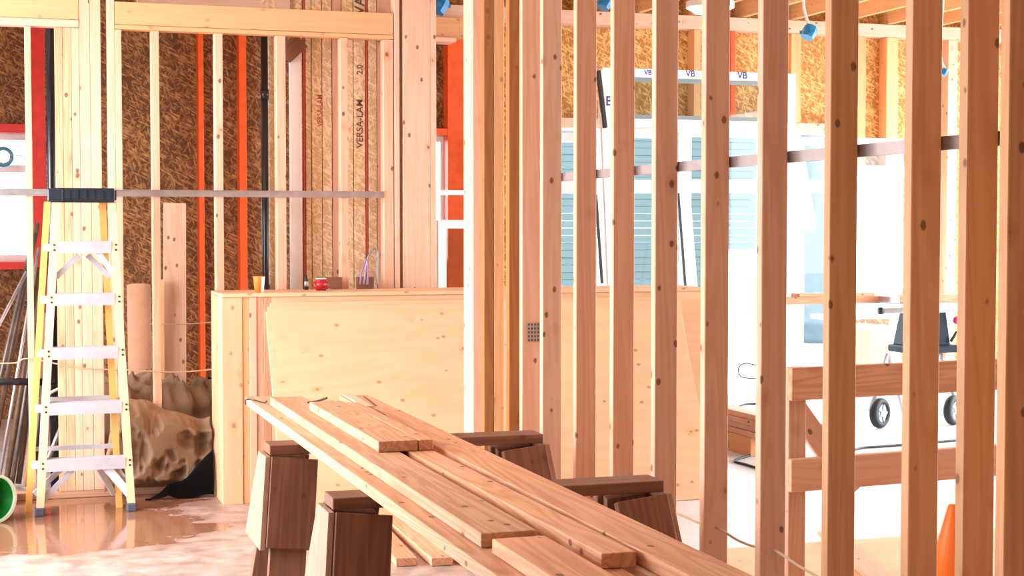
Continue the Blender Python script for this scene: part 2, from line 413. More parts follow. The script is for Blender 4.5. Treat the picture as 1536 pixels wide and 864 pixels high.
o = box('sill_plate', xs(1240, YF), xs(1400, YF), YF, T+.15, EZ0+.001, EZ0+.04, M['white'], 'x'); tag(o, 'white sill under the bright right window opening', 'sill')

# ceiling joists of the far bay
jx = [.35, .76, 1.17, 1.58, 1.99, 2.40, 2.8, 3.3, 3.8, 4.3, 4.8, 5.3, 5.8, 6.3, 6.8, 7.3, 7.8, 8.3, 8.8]
for i, x in enumerate(jx):
    o = box('ceiling_joist', x, x+.045, 7.2, T-.01, 3.40, 3.655, M['pine_gold'], 'y')
    tag(o, 'golden ceiling joist running front to back over the rooms', 'joist', 'ceiling joists')
bm = bmesh.new(); bm_lathe(bm, [(.20, 0), (.20, .05), (.17, .055)], 32)
lamp = empty('ceiling_light', (5.56, 11.9, 3.30))
finish('light_housing', bm, M['white'], W[lamp] @ Matrix.Translation((0, 0, .03)), lamp, smooth=False)
bm = bmesh.new(); bm_lathe(bm, [(.001, -.02), (.12, -.015), (.19, .03)], 32); finish('light_diffuser', bm, M['lamp'], W[lamp], lamp, smooth=True)
tag(lamp, 'round white glowing ceiling light between the joists of the far room', 'light')

# ================================================================== FRONT (CROSS) WALL
Y1, D1 = 9.08, .089
def fstud(p0, p1, z0, z1, mat, label, y=Y1, d=D1, grp='studs of the cross wall'):
    o = box('wall_stud', xs(p0, y), xs(p1, y)-.001, y, y+d, z0, z1, mat)
    return tag(o, label, 'stud', grp)
HB = 2.628
fstud(40, 50, .04, HB, M['pine'], 'lone pine stud standing left of the ladder, in front of the red one')
fstud(85, 97, .04, HB, M['pine_board'], 'orange-brown jack stud at the left of the built-up post behind the ladder')
fstud(97, 110, .04, HB, M['pine_board'], 'orange-brown jack stud, second from left in the post behind the ladder')
fstud(110, 122, .04, HB, M['pine_pale'], 'pale jack stud whose top meets the short left header')
fstud(122, 138, .04, 3.4, M['pine_pale'], 'tall pale stud of the post behind the ladder, touching the left header end')
fstud(138, 154, .04, 3.4, M['pine_pale'], 'tall pale stud of the post behind the ladder, left of the narrow dark slot')
fstud(163, 175, .04, 3.4, M['pine_pale'], 'tall pale stud at the right of the narrow dark slot')
fstud(175, 185, .04, HB, M['pine_pale'], 'pale jack stud carrying the left end of the long header')
fstud(229, 241, .04, HB, M['pine'], 'first slim pine stud right of the ladder, under the long header')
fstud(324, 336, .04, HB, M['pine'], 'second slim pine stud under the long header, above the pony wall end')
fstud(416, 430, .04, HB, M['pine'], 'pinkish pine stud under the long header, left of the white panel')
fstud(512, 523, .04, HB, M['pine'], 'pinkish pine stud standing in front of the lettered boards')
fstud(576, 591, .04, HB, M['pine'], 'pink jack stud under the right end of the long header')
fstud(592, 600, .04, 3.4, M['pine_pale'], 'narrow cream king stud at the right end of the long header')
fstud(605, 646, .04, 3.4, M['pine_pale'], 'wide smooth peach post with knots, right of the long header')
fstud(646, 655, .04, 3.4, M['pine_pale'], 'thin cream stud nailed to the wide peach post')
o = box('header_board', -1.69, xs(122, Y1)-.002, Y1, Y1+D1, HB+.045, HB+.30, M['pine_header'], 'x'); tag(o, 'deep golden header at the top left corner', 'header')
o = box('header_plate', -1.69, xs(122, Y1)-.002, Y1-.004, Y1+D1, HB+.002, HB+.043, M['pine_pale'], 'x'); tag(o, 'pale flat plate under the top left header', 'plate')
o = box('header_board', xs(175, Y1)+.001, xs(591, Y1), Y1, Y1+D1, HB+.028, HB+.155, M['pine_header'], 'x'); tag(o, 'long golden header over the bay right of the ladder', 'header')
o = box('header_plate', xs(175, Y1)+.001, xs(591, Y1), Y1-.003, Y1+D1, HB+.002, HB+.026, M['pine_header'], 'x'); tag(o, 'thin plate nailed under the long golden header', 'plate')
o = box('bottom_plate', -1.6, 2.45, Y1, Y1+D1, .001, .039, M['saw_pale'], 'x'); tag(o, 'pine bottom plate on the floor behind the ladder', 'plate')
# metal channel on the cross wall
def channel(name, a, b, h, d, nrm, mat):
    a, b = Vector(a), Vector(b); z = (b-a).normalized(); n = Vector(nrm); u = n.cross(z)
    mw = Matrix(((n.x, u.x, z.x, a.x), (n.y, u.y, z.y, a.y), (n.z, u.z, z.z, a.z), (0, 0, 0, 1)))
    L = (b-a).length; t = .0025; bm = bmesh.new()
    bm_box(bm, 0, t, -h/2, h/2, 0, L); bm_box(bm, t, d, -h/2, -h/2+t, 0, L); bm_box(bm, t, d, h/2-t, h/2, 0, L)
    return finish(name, bm, mat, mw)
o = channel('channel_rail', (-.6, Y1-.004, 1.712), (xs(575, Y1), Y1-.004, 1.712), .038, .014, (0, -1, 0), M['steel']); tag(o, 'long grey steel channel across the cross wall at ladder-top height', 'channel')
o = channel('channel_rail', (xs(657, Y1), Y1-.004, 1.727), (2.75, Y1-.004, 1.727), .03, .014, (0, -1, 0), M['white']); tag(o, 'short white channel crossing the narrow window and red-orange stud', 'channel')

# black pipes
o = tube('vertical_pipe', [(xs(78, 9.5), 9.5, 0), (xs(78, 9.5), 9.5, 3.4)], .024, M['black_pipe'], seg=16)
tag(o, 'black vertical pipe next to the red stud, behind the ladder', 'pipe')
px_ = xs(398, 9.25)
pp = empty('vertical_pipe', (px_, 9.25, 0))
tube('pipe', [(px_, 9.25, 0), (px_, 9.25, 2.72)], .021, M['black_pipe'], pp, 16)
for z in (1.15, 2.3): tube('coupling', [(px_, 9.25, z-.03), (px_, 9.25, z+.03)], .026, M['black_pipe'], pp, 16)
tag(pp, 'glossy black vertical pipe left of the pale stud and white panel', 'pipe')

# ---- lumber standing behind the cross wall
ys = 9.32
def stand(p0, p1, mat, label, z1=3.2, y0=ys, d=.24, name='engineered_board', group='boards standing on edge behind the cross wall'):
    o = box(name, xs(p0, y0), xs(p1, y0)-.002, y0, y0+d, 0, z1, mat); return tag(o, label, 'board', group)
stand(404, 415, M['lvl'], 'slim tan board standing right of the glossy black pipe')
stand(447, 455, M['lvl'], 'narrow red-edged board right of the white panel, first of the standing row')
stand(455.5, 459, M['red_ink'], 'thin red-edged strip, second of the standing row')
stand(459.5, 468, M['lvl'], 'standing tan board right of the thin red strip', 3.18)
b1 = stand(468.5, 484, M['lvl'], 'standing tan board with faint red lettering on its edge')
stand(484.5, 499, M['lvl'], 'standing tan board right of the red-lettered one', 3.22)
stand(499.5, 513, M['pine'], 'standing pink board just left of the pinkish front stud')
stand(513.5, 531, M['lvl'], 'standing board half hidden behind the pinkish front stud', 3.25)
b2 = stand(531.5, 549, M['lvl'], 'standing board with bold black lettering on its edge', 3.3)
stand(549.5, 552.5, M['red_ink'], 'thin red strip right of the black-lettered board')
stand(553, 566, M['lvl'], 'standing board right of the thin red strip, beside the pink end board')
stand(566.5, 590, M['pine'], 'pink standing board at the right end of the row')
def edge_text(s, px, py, Y, size, mat, parent, sq=1.):
    p = onY(px, py, Y); mw = Matrix.Translation((p.x, Y-.001, p.z)) @ Matrix.Rotation(PI/2, 4, 'X') @ Matrix.Rotation(PI/2, 4, 'Z')
    return text('printed_lettering', s, size, mat, mw, parent, sq)
edge_text('VERSA-LAM', 540, 222, ys, .055, M['black_ink'], b2, 1.05)
edge_text('2.0', 540, 112, ys, .05, M['black_ink'], b2)
edge_text('VA', 540, 22, ys, .085, M['black_ink'], b2)
edge_text('VERSA-LAM', 480, 190, ys, .042, M['red_ink'], b1, .9)
# white panel with sloping top
bm = bmesh.new(); x0, x1 = xs(430, 9.4), xs(447, 9.4); za, zb = zs(86, 9.4, 430), zs(70, 9.4, 447)
vs = [bm.verts.new(c) for c in ((x0, 9.26, 0), (x1, 9.26, 0), (x1, 9.26, zb), (x0, 9.26, za), (x0, 9.30, 0), (x1, 9.30, 0), (x1, 9.30, zb), (x0, 9.30, za))]
for f in ((0, 1, 2, 3), (5, 4, 7, 6), (4, 0, 3, 7), (1, 5, 6, 2), (3, 2, 6, 7), (4, 5, 1, 0)): bm.faces.new([vs[i] for i in f])
tag(finish('white_panel', bm, M['white_panel'], bevel=.002), 'narrow white panel with a sloping top between the pale stud and the standing boards', 'panel')
o = lum('brace_block', onY(426, 84, 9.235), onY(452, 60, 9.235), .105, .035, (0, 0, 1), M['saw_wood']); tag(o, 'dark sloping wood block above the white panel', 'block')

# ================================================================== LEFT BAY BEHIND THE LADDER
# leaning pipes
pipes = [((-40, 690), (52, 350), 'steel_dark', .014, 9.55), ((-22, 690), (56, 335), 'rust', .016, 9.6), ((-5, 690), (58, 372), 'steel', .010, 9.5), ((8, 692), (60, 402), 'rust', .018, 9.62),
         ((16, 694), (62, 430), 'steel_dark', .013, 9.46), ((27, 694), (66, 420), 'rust', .017, 9.68), ((38, 696), (70, 470), 'saw_pale', .018, 9.56), ((48, 696), (74, 490), 'steel_dark', .016, 9.64), ((-60, 600), (40, 408), 'steel', .010, 9.45), ((60, 696), (84, 500), 'rust', .015, 9.72)]
nm = ['dark steel pipe, outermost of the bundle leaning left of the ladder', 'long brown pipe reaching highest in the bundle left of the ladder', 'thin bright steel rod leaning in the bundle left of the ladder',
      'thick brown pipe in the middle of the bundle left of the ladder', 'slim dark rod at the front of the bundle left of the ladder', 'brown pipe close behind the lone stud left of the ladder',
      'pale wooden pole among the leaning pipes left of the ladder', 'dark pipe leaning just behind the left ladder rail', 'bright thin rod crossing lowest at the far left edge', 'short brown pipe behind the rails of the ladder']
for (p, q, mt, r, y), lb in zip(pipes, nm):
    a, b = onY(*p, y-.1), onY(*q, y+.15)
    if p[1] > 650: a.z = r
    tag(tube('leaning_pipe', [a, b], r, M[mt], seg=12), lb, 'pipe', 'leaning pipes')
o = tube('horizontal_pipe', [onY(-60, 572, 9.3), onY(82, 573, 9.3)], .021, M['black_pipe'], seg=14); tag(o, 'thick black pipe running level at the far left, in front of the leaning pipes', 'pipe')
o = tube('floor_pipe', [(-.5, 8.98, .08), (.02, 8.98, .08)], .07, M['black_pipe'], seg=20); tag(o, 'fat black pipe lying on the floor at the left edge, behind the green bucket', 'pipe')
# pale bent hose pieces behind the ladder
o = tube('bent_conduit', spline([onY(74, 590, 9.25), onY(92, 582, 9.25), onY(112, 580, 9.25), onY(120, 590, 9.3)], 8), .009, M['cable'], seg=8); tag(o, 'short pale bent conduit behind the ladder at fourth step', 'conduit')
o = tube('leaning_pipe', [onY(72, 690, 9.25), onY(100, 620, 9.4)], .014, M['steel'], seg=10); tag(o, 'short grey pipe slanting behind the ladder near the bottom step', 'pipe', 'leaning pipes')
# cardboard tube and boards leaning
e = empty('cardboard_tube', (xs(208, 10.1), 10.1, 0))
ct, cb = onY(208, 428, 10.35), onY(212, 600, 10.12); cb.z = .02
tb = finish('tube', (lambda bm: (bm_tube(bm, [cb, ct], .075, 28), bm)[1])(bmesh.new()), M['card'], None, e, smooth=True)
d_ = (ct-cb).normalized(); tube('end_rim', [ct, ct+d_*.006], .060, M['saw_wood'], e, 24)
tag(e, 'fat brown cardboard tube leaning right of the ladder', 'tube')
lb0, lb1 = onY(262, 640, 10.1), onY(262, 305, 10.4); lb0 = lb0.lerp(lb1, (.004-lb0.z)/(lb1.z-lb0.z))
o = lum('leaning_board', lb0, lb1, .142, .038, (1, 0, 0), M['pine']); tag(o, 'wide pink board leaning against the strand board right of the cardboard tube', 'board')
o = lum('leaning_board', onY(241, 640, 10.05), onY(239, 420, 10.2), .05, .05, (1, 0, 0), M['pine_gold']); tag(o, 'thin golden board leaning beside the wide pink board', 'board')
# tan cables strung through
o = tube('tan_cable', spline([onY(0, 545, 9.06), onY(25, 544, 9.06), onY(45, 538, 9.06), onY(120, 552, 9.06), onY(190, 555, 9.06), onY(260, 558, 9.06), onY(310, 555, 9.06), onY(332, 550, 9.06)], 8), .004, M['romex'], seg=8); tag(o, 'tan cable strung along the cross wall at tarp height', 'cable')
o = tube('tan_cable', spline([onY(225, 486, 10.0), onY(277, 486, 10.0), onY(310, 484, 10.1), onY(335, 482, 10.2)], 8), .0035, M['romex'], seg=8); tag(o, 'tan cable behind the wide leaning pink board, above the tarp', 'cable')

# tarp heap
def heap(name, X0, X1, Ya, Yb, hf, mat, nx=90, ny=70, thick=0):
    bm = bmesh.new(); g = []
    for j in range(ny+1):
        row = []
        for i in range(nx+1):
            u, v = i/nx, j/ny; x = X0+(X1-X0)*u; y = Ya+(Yb-Ya)*v
            dx, dy, z = hf(u, v, x, y); row.append(bm.verts.new((x+dx, y+dy, max(.004, z))))
        g.append(row)
    for j in range(ny):
        for i in range(nx): bm.faces.new((g[j][i], g[j][i+1], g[j+1][i+1], g[j+1][i]))
    return finish(name, bm, mat, smooth=True)
def ridge(x, y, z, s): return 1-abs(noise.noise(Vector((x*s, y*s, z))))*2
def fold(x, y, k):
    a, b = .8*x+1.5*y, -1.3*x+.5*y
    w = .25*noise.noise(Vector((x*2.2, y*2.2, k)))
    return (ridge(a*1.3+w, b*.5, 3+k, 2.6)*.10+ridge(b*1.1+w, a*.5, 7+k, 4.0)*.065+ridge(a+w, b, 1+k, 8)*.03)
def hf1(u, v, x, y):
    env = min(1, v*3.2)**.75*min(1, (1-v)*4)**.5*min(1, u*6)**.6
    h = .52*env*(.82+.18*math.sin(u*3.1+.4))
    h = h + (fold(x, y, 0)-.07)*env*1.3
    return (.03*noise.noise(Vector((x*6, y*6, 9))), .05*noise.noise(Vector((x*5, h*9, 2))), h)
tp = heap('canvas_tarp', .345, 1.38, 9.30, 9.97, hf1, M['tarp'], 120, 80)
tag(tp, 'crumpled brown canvas tarp heaped right of the ladder', 'tarp')
# the fold of the tarp that spills forward over the bottom plate, in front of the slim stud
bm = bmesh.new(); g = []; nx_, nz_ = 110, 60
for j in range(nz_+1):
    row = []
    for i in range(nx_+1):
        u, v = i/nx_, j/nz_; x = .50+.60*u
        top = (.50+.06*math.sin(u*5+.5)+.05*noise.noise(Vector((x*7, 2, 4))))*min(1, u*7)**.6
        z = .045+max(.01, top-.045)*v
        dep = .055+.055*math.sin(PI*min(1, v*.8+.2))**.7
        q_ = dep-.01+(fold(x*1.25, z*1.25, 11)-.09)*1.0+.35*(ridge(x*3+z, z*2-x, 5, 2.2)-.5)*.12; q_ = .5*(q_+math.sqrt(q_*q_+.0016))
        y = 9.070-max(.012, q_)*min(1, (1-v)*5+.15)*min(1, v*7+.15)
        row.append(bm.verts.new((x+.02*noise.noise(Vector((x*8, z*8, 3))), max(8.93, min(9.074, y)), z)))
    g.append(row)
for j in range(nz_):
    for i in range(nx_): bm.faces.new((g[j][i], g[j][i+1], g[j+1][i+1], g[j+1][i]))
finish('draped_fold', bm, M['tarp'], None, tp, smooth=True)
def hf2(u, v, x, y):
    env = min(1, v*4)**.7*min(1, (1-v)*4)**.7*min(1, u*2.2)
    r = ridge(x*2, y, 4, 4)*.05
    return (0, 0, ((.02+.23*u**1.6)*min(1, v*3)*min(1, (1-v)*3)+r*.5)*min(1, u*3))
o = heap('black_sheet', .72, 1.095, 8.86, 8.915, hf2, M['black_tarp'], 40, 24); tag(o, 'black plastic sheet in front of the tarp, beside the pony wall', 'sheet')
o = heap('black_sheet', 1.12, 1.62, 9.99, 10.3, lambda u, v, x, y: (0, 0, .55*math.sin(PI*min(1, v*1.2))**.4*min(1, u*5)+.04*ridge(x, y, 2, 6)), M['black_tarp'], 30, 30); tag(o, 'black plastic bundle on top of the tarp at its right end', 'sheet')

# green bucket tipped on its side at the left edge
bk = empty('bucket', (-.065, 8.42, .126))
mw = W[bk] @ Matrix.Rotation(math.radians(-52), 4, 'Z') @ Matrix.Rotation(math.radians(87), 4, 'Y')
bm = bmesh.new(); bm_lathe(bm, [(.001, -.24), (.095, -.24), (.118, 0), (.108, -.01), (.088, -.225), (.001, -.225)], 32); finish('bucket_shell', bm, M['green'], mw, bk, smooth=True)
bm = bmesh.new(); bm_lathe(bm, [(.117, -.012), (.124, -.012), (.124, .006), (.110, .006), (.110, -.012), (.117, -.012)], 32); finish('bucket_rim', bm, M['pale_rim'], mw, bk)
tag(bk, 'green bucket with a pale rim tipped over at the left edge of the floor', 'bucket')

# ================================================================== LADDER
LY = 8.50
def lad():
    e = empty('step_ladder', (.386, 8.58, 0))
    fl0, fr0 = Vector((.150, 8.585, .0)), Vector((.622, 8.585, 0))
    ptl, ptr = onY(84, 300, 8.68), onY(167, 300, 8.68)
    fl1, fr1 = Vector((ptl.x, 8.68, 1.655)), Vector((ptr.x, 8.68, 1.655))
    sh = Vector((-.056, .12, 0))
    def rail(nm, a, b, mat, w, d, inner):
        # C-section rail: web facing forward plus two flanges
        z = (b-a).normalized(); x = Vector((1, 0, 0)); x = (x-z*x.dot(z)).normalized(); y = z.cross(x)
        mw = Matrix(((x.x, y.x, z.x, a.x), (x.y, y.y, z.y, a.y), (x.z, y.z, z.z, a.z), (0, 0, 0, 1))); L = (b-a).length
        bm = bmesh.new(); t = .006
        bm_box(bm, -w/2, w/2, -d/2, -d/2+t, 0, L); bm_box(bm, -w/2, w/2, d/2-t, d/2, 0, L)
        s = 1 if inner > 0 else -1
        bm_box(bm, min(-s*w/2, -s*(w/2-t)), max(-s*w/2, -s*(w/2-t)), -d/2+t, d/2-t, 0, L)
        return finish(nm, bm, mat, mw, e)
    R = []
    for a, b, s in ((fl0, fl1, 1), (fr0, fr1, -1)):
        r = rail('front_rail', a, b, M['fibre'], .040, .07, s); R.append(r)
        rr = rail('rear_rail', a+sh+Vector((.0, 0, .0)), b+sh*.75, M['fibre_amber'], .033, .045, s)
        # rubber foot
        bm = bmesh.new(); bm_box(bm, -.025, .025, -.042, .042, 0, .045)
        finish('rubber_foot', bm, M['rubber'], Matrix.Translation(a), r, .006)
    yl = [703, 620, 538, 458, 380]
    def at(z):
        k = z/1.655; return fl0.lerp(fl1, k), fr0.lerp(fr1, k)
    for i, yy in enumerate(yl):
        Z = zs(yy, 8.62-.0, 130)
        a, b = at(Z); y = a.y
        bm = bmesh.new()
        bm_box(bm, a.x+.018, b.x-.018, y-.036, y-.033, Z, Z+.062)             # front lip
        bm_box(bm, a.x+.018, b.x-.018, y-.033, y+.047, Z+.059, Z+.062)        # tread
        bm_box(bm, a.x+.018, b.x-.018, y+.047, y+.05, Z+.015, Z+.062)         # back lip
        for k in range(5): bm_box(bm, a.x+.02, b.x-.02, y-.025+k*.015, y-.02+k*.015, Z+.062, Z+.0645)
        st = finish('step', bm, M['alu'], None, e)
        bm = bmesh.new(); bm_box(bm, a.x-.05, a.x-.018, y+.02, y+.06, Z+.01, Z+.05); finish('spreader_bracket', bm, M['alu'], None, e, .002)
        bm = bmesh.new()
        for xx in (b.x, a.x):
            for q in (.018, .045): bm_lathe(bm, [(.006, 0), (.006, .003), (.001, .004)], 10, Matrix.Translation((xx+.004, y-.036, Z+q)) @ Matrix.Rotation(PI/2, 4, 'X'))
        finish('rivets', bm, M['rivet'], None, st)
    # rear horizontals and diagonal braces
    for yy in (672, 599):
        Z = zs(yy, 8.7, 110); a, b = at(Z)
        bm = bmesh.new(); bm_box(bm, a.x-.04, b.x-.06, a.y+.115, a.y+.125, Z-.012, Z+.012); finish('rear_crossbar', bm, M['alu'], None, e)
    def brace(p, q, w=.03):
        return lum('brace', p, q, w, .012, (.3, 0, 1), M['alu'], e, .001)
    Zt = zs(383, 8.62, 130); a, b = at(Zt); a2, b2 = at(Zt-.115)
    brace((a.x+.13, a.y, Zt), (a2.x+.02, a2.y, Zt-.115)); brace((b.x-.14, b.y+.05, Zt), (b2.x-.03, b2.y+.06, Zt-.12)); brace((b.x-.09, b.y, Zt+.02), (b2.x-.015, b2.y-.01, Zt-.10), .03)
    Zb = zs(703, 8.62, 130); a, b = at(Zb); a2, b2 = at(.07)
    brace((a.x+.155, a.y, Zb), (a2.x+.01, a2.y, .075)); brace((a.x+.10, a.y+.06, Zb), (a2.x-.03, a2.y+.08, .10))
    brace((b.x-.155, b.y+.02, Zb), (b2.x-.08, b2.y+.10, .075)); brace((b.x-.11, b.y, Zb), (b2.x-.005, b2.y-.02, .09), .045); brace((b.x-.06, b.y+.03, Zb+.005), (b2.x-.0, b2.y+.02, .13), .02)
    # top cap
    xa, xb = onY(72, 290, 8.66).x, onY(174, 290, 8.66).x
    bm = bmesh.new(); bm_box(bm, xa, xb, 8.61, 8.80, 1.652, 1.728)
    bmesh.ops.bevel(bm, geom=list(bm.edges), offset=.012, segments=3, affect='EDGES')
    for k in range(6):
        c = xa+.09+k*.042
        bm_box(bm, c, c+.022, 8.605, 8.612, 1.672, 1.712, None)
    cap = finish('top_cap', bm, M['navy'], None, e)
    bm = bmesh.new(); bm_box(bm, xa-.004, xa+.075, 8.602, 8.63, 1.655, 1.724); finish('cap_corner', bm, M['navy'], None, cap, .006)
    tag(e, 'yellow fibreglass step ladder with metal steps and dark blue top standing in a puddle', 'ladder')
lad()

# ================================================================== PONY WALL AND PLYWOOD
pw = empty('pony_wall', (2.35, 8.8, 0)); PX0, PX1, PZ = 1.112, 4.0, 1.158
PF = 8.60
box('top_panel', PX0, PX1, PF-.012, 9.06, PZ-.02, PZ, M['ply'], 'x', pw, .0015)
stx = [PX0, PX0+.112, PX0+.15, PX0+.19, PX0+.23, PX0+.27]
for i in range(5): box('end_board', stx[i]+.0005, stx[i+1]-.0005, PF+(.006*(i % 2)), PF+.10, .0, PZ-.021, M[('ply', 'pine_gold', 'pine_pale', 'pine', 'pine_board')[i]], 'z', pw, .0015)
box('front_panel', stx[5]+.001, PX1, PF, PF+.018, 0, PZ-.021, M['ply'], 'x', pw, .001)
box('back_panel', PX0, PX1, 9.04, 9.058, 0, PZ-.021, M['ply'], 'x', pw, .001)
box('end_panel', PX0, PX0+.018, PF+.101, 9.039, 0, PZ-.021, M['ply'], 'z', pw, .001)
tag(pw, 'waist-high plywood-faced pony wall with a flat plywood top', 'pony wall')
# sheets leaning on it: lower edges on the floor, tops against the wall
def sheet(x0, yb, yt, zt, lab, i):
    a, b = Vector((x0, yb, .0)), Vector((x0, yt, zt)); z = (b-a).normalized()
    n = Vector((0, -z.z, z.y))
    c = a+z*(1.19/2)+n*.0
    o = lum('plywood_sheet', (x0, c.y, c.z), (x0+2.44, c.y, c.z), 1.19, .016, z, M['ply'], bevel=.001)
    bm = bmesh.new()
    return tag(o, lab, 'plywood sheet', 'plywood sheets leaning on the pony wall')
for i, (x0, yb) in enumerate(((1.37, 8.12), (1.35, 8.04), (1.335, 7.955))):
    yt = 8.572-.034*(i+1)+.026
    ln = math.sqrt(max(.01, 1.19**2-(yt-yb)**2))
    sheet(x0, yb, yt, ln, ('full plywood sheet leaning on the pony wall, hindmost of three', 'full plywood sheet leaning on the pony wall, between two others', 'large pale plywood sheet leaning on the pony wall, frontmost of three')[i], i)

# things on the pony wall
cp = empty('paper_cup', (xs(388, 8.75), 8.75, PZ))
bm = bmesh.new(); bm_lathe(bm, [(.024, 0), (.0325, .085), (.0335, .088), (.031, .088), (.023, .004), (.001, .004)], 28)
cupo = finish('cup_body', bm, M['cup_orange'], W[cp], cp, smooth=True)
bm = bmesh.new()
for k in range(8):
    t0, t1 = -1.3+k*.16, -1.3+(k+1)*.16
    q = [bm.verts.new((r*math.cos(t), r*math.sin(t), z)) for r, z in ((.0250, .001), (.0338, .0855)) for t in (t0, t1)]
    bm.faces.new((q[0], q[1], q[3], q[2]))
finish('cup_label', bm, M['cup_white'], W[cp], cp)
tag(cp, 'small orange and white paper cup on the left end of the pony wall', 'cup')
tm = empty('tape_measure', (xs(481, 8.85), 8.85, PZ))
bm = bmesh.new(); bm_box(bm, -.042, .042, -.02, .02, 0, .066); bmesh.ops.bevel(bm, geom=list(bm.edges), offset=.014, segments=3, affect='EDGES'); finish('case', bm, M['red_plastic'], W[tm], tm, smooth=True)
bm = bmesh.new(); bm_box(bm, -.03, .03, -.012, .012, .0645, .071); finish('top_grip', bm, M['cup_white'], W[tm], tm, .003)
bm = bmesh.new(); bm_box(bm, .041, .055, -.01, .01, .004, .012); finish('tape_tab', bm, M['steel'], W[tm], tm, .001)
tag(tm, 'red tape measure lying on the pony wall', 'tape measure')
p = lambda x, y: onY(x, y, 8.98)
o = tube('wire_loop', spline([p(546, 427), p(549, 400), p(553, 384), p(561, 373), p(566, 380), p(566, 405), p(566, 427)], 8), .0055, M['grey_wire'], seg=8); tag(o, 'grey bent wire loop standing on the pony wall', 'wire')
o = tube('wire_loop', spline([onY(551, 427, 8.9), onY(552, 405, 8.9), onY(550, 390, 8.92), onY(543, 405, 8.95), onY(540, 427, 8.95)], 8), .005, M['purple'], seg=8); tag(o, 'purple wire bent upright on the pony wall beside the grey loop', 'wire')
bt = empty('glue_tube', (xs(459, 8.98), 8.98, PZ))
bm = bmesh.new(); bm_lathe(bm, [(.012, 0), (.012, .06), (.005, .066), (.005, .085), (.001, .086)], 16); finish('tube_body', bm, M['cord'], W[bt], bt, smooth=True)
bm = bmesh.new(); bm_lathe(bm, [(.0125, .02), (.0125, .05)], 16); finish('tube_label', bm, M['steel'], W[bt], bt, smooth=True)
tag(bt, 'small dark tube standing behind the red tape measure', 'tube')
for px, w, lb in ((500, .095, 'low dark brown wood block behind the red tape measure'), (567-20, .10, 'low dark brown wood block beside the wire loops')):
    c = xs(px, 9.02); o = box('wood_block', c-w/2, c+w/2, 9.0, 9.035, PZ+.0005, PZ+.07, M['saw_wood'], 'x'); tag(o, lb, 'block')

# ================================================================== RIGHT PARTITION (studs seen edge-on)
XW, DW, ZT = 2.25, .089, 3.4
def pstud(px, label, mat='pine', th=.038, w=DW, x0=XW, top=ZT):
    t = onX(px, 340, x0).y
    o = box('partition_stud', x0, x0+w, t, t+th, .039, top, M[mat])
    return tag(o, label, 'stud', 'studs of the open partition')
pstud(709.5, 'cream end stud of the partition, farthest from the camera beside the narrow window', 'pine_pale', .17, .075)
pstud(726, 'brownish stud second from the far end of the partition', 'stud_shaded', .045, .05)
o = box('partition_stud', XW+.052, XW+.105, onX(726, 340, XW).y, onX(726, 340, XW).y+.045, .039, ZT, M['pine_gold']); tag(o, 'golden stud nailed against the brownish one near the far end of the partition', 'stud', 'studs of the open partition')
pstud(763.5, 'dark orange-brown stud of the partition, left of the one with the metal plate', 'stud_shaded', .05, .10)
s0 = pstud(783, 'knotty pink stud bearing a metal nail plate', 'pine')
pstud(814, 'pink stud right next to the one with the nail plate', 'pine')
pstud(864.5, 'pink partition stud at the left side of the transom window', 'pine')
pstud(920, 'greyish pink partition stud with dark knots, just left of the first tall siding view', 'pine')
pstud(983, 'pinkish brown partition stud with two round knots near the top', 'pine')
pstud(1058, 'partition stud with a long crack, right of the plywood sheets', 'pine')
pstud(1143, 'partition stud left of the workbench leg', 'pine')
pstud(1245, 'brown partition stud in front of the workbench brace', 'pine_orange')
pstud(1367, 'brown partition stud in front of the table saw', 'pine_orange')
pstud(1450, 'reddish partition stud next to the right-hand end stud', 'pine_orange')
pstud(1512, 'light orange partition stud at the right edge of view', 'pine_orange')
o = box('partition_plate', XW, XW+DW, 2.2, 7.8, .001, .038, M['pine'], 'y'); tag(o, 'bottom plate of the open partition on the floor', 'plate')
o = box('partition_plate', XW, XW+DW, 2.2, 7.8, ZT+.001, ZT+.04, M['pine'], 'y'); tag(o, 'top plate over the studs of the open partition', 'plate')
# nail plate
np_ = empty('nail_plate', (XW+.055, onX(783, 340, XW).y-.002, 1.12))
tz = zs(484, np_.location.y, 795); bz = zs(513, np_.location.y, 795)
bm = bmesh.new(); bm_box(bm, -.032, .032, -.0015, .001, bz-1.12, tz-1.12); finish('plate', bm, M['steel'], W[np_], np_)
bm = bmesh.new()
for i in range(4):
    for k in range(5):
        q = bz-1.12+(tz-bz)*(k+.5)/5; bm_box(bm, -.026+i*.015, -.020+i*.015, -.004, -.001, q-.005, q+.005)
finish('plate_teeth', bm, M['steel_dark'], W[np_], np_)
tag(np_, 'square steel nail plate on a knotty pink stud', 'nail plate')
# metal channel through the partition
zc0 = 1.742
o = channel('channel_rail', (XW+DW+.003, 7.0, zc0), (XW+DW+.003, 3.1, zc0), .036, .016, (1, 0, 0), M['channel']); tag(o, 'grey steel channel running along the back of the partition studs', 'channel')
# romex drooping through the studs
yq = [onX(p, 340, XW).y for p in (1003-20, 1058, 1143, 1245, 1367)]
def cabpt(px, py, X): return onX(px, py, X)
o = tube('tan_cable', spline([cabpt(1003, 766, XW+.045), cabpt(1022, 773, XW+.06), cabpt(1050, 785, XW+.06), cabpt(1076, 792, XW+.045), cabpt(1110, 812, XW+.06), cabpt(1140, 822, XW+.06), cabpt(1163, 826, XW+.045), cabpt(1200, 850, XW+.06), cabpt(1240, 872, XW+.05)], 8), .0045, M['romex'], seg=8); tag(o, 'tan cable drooping low through the partition studs', 'cable')

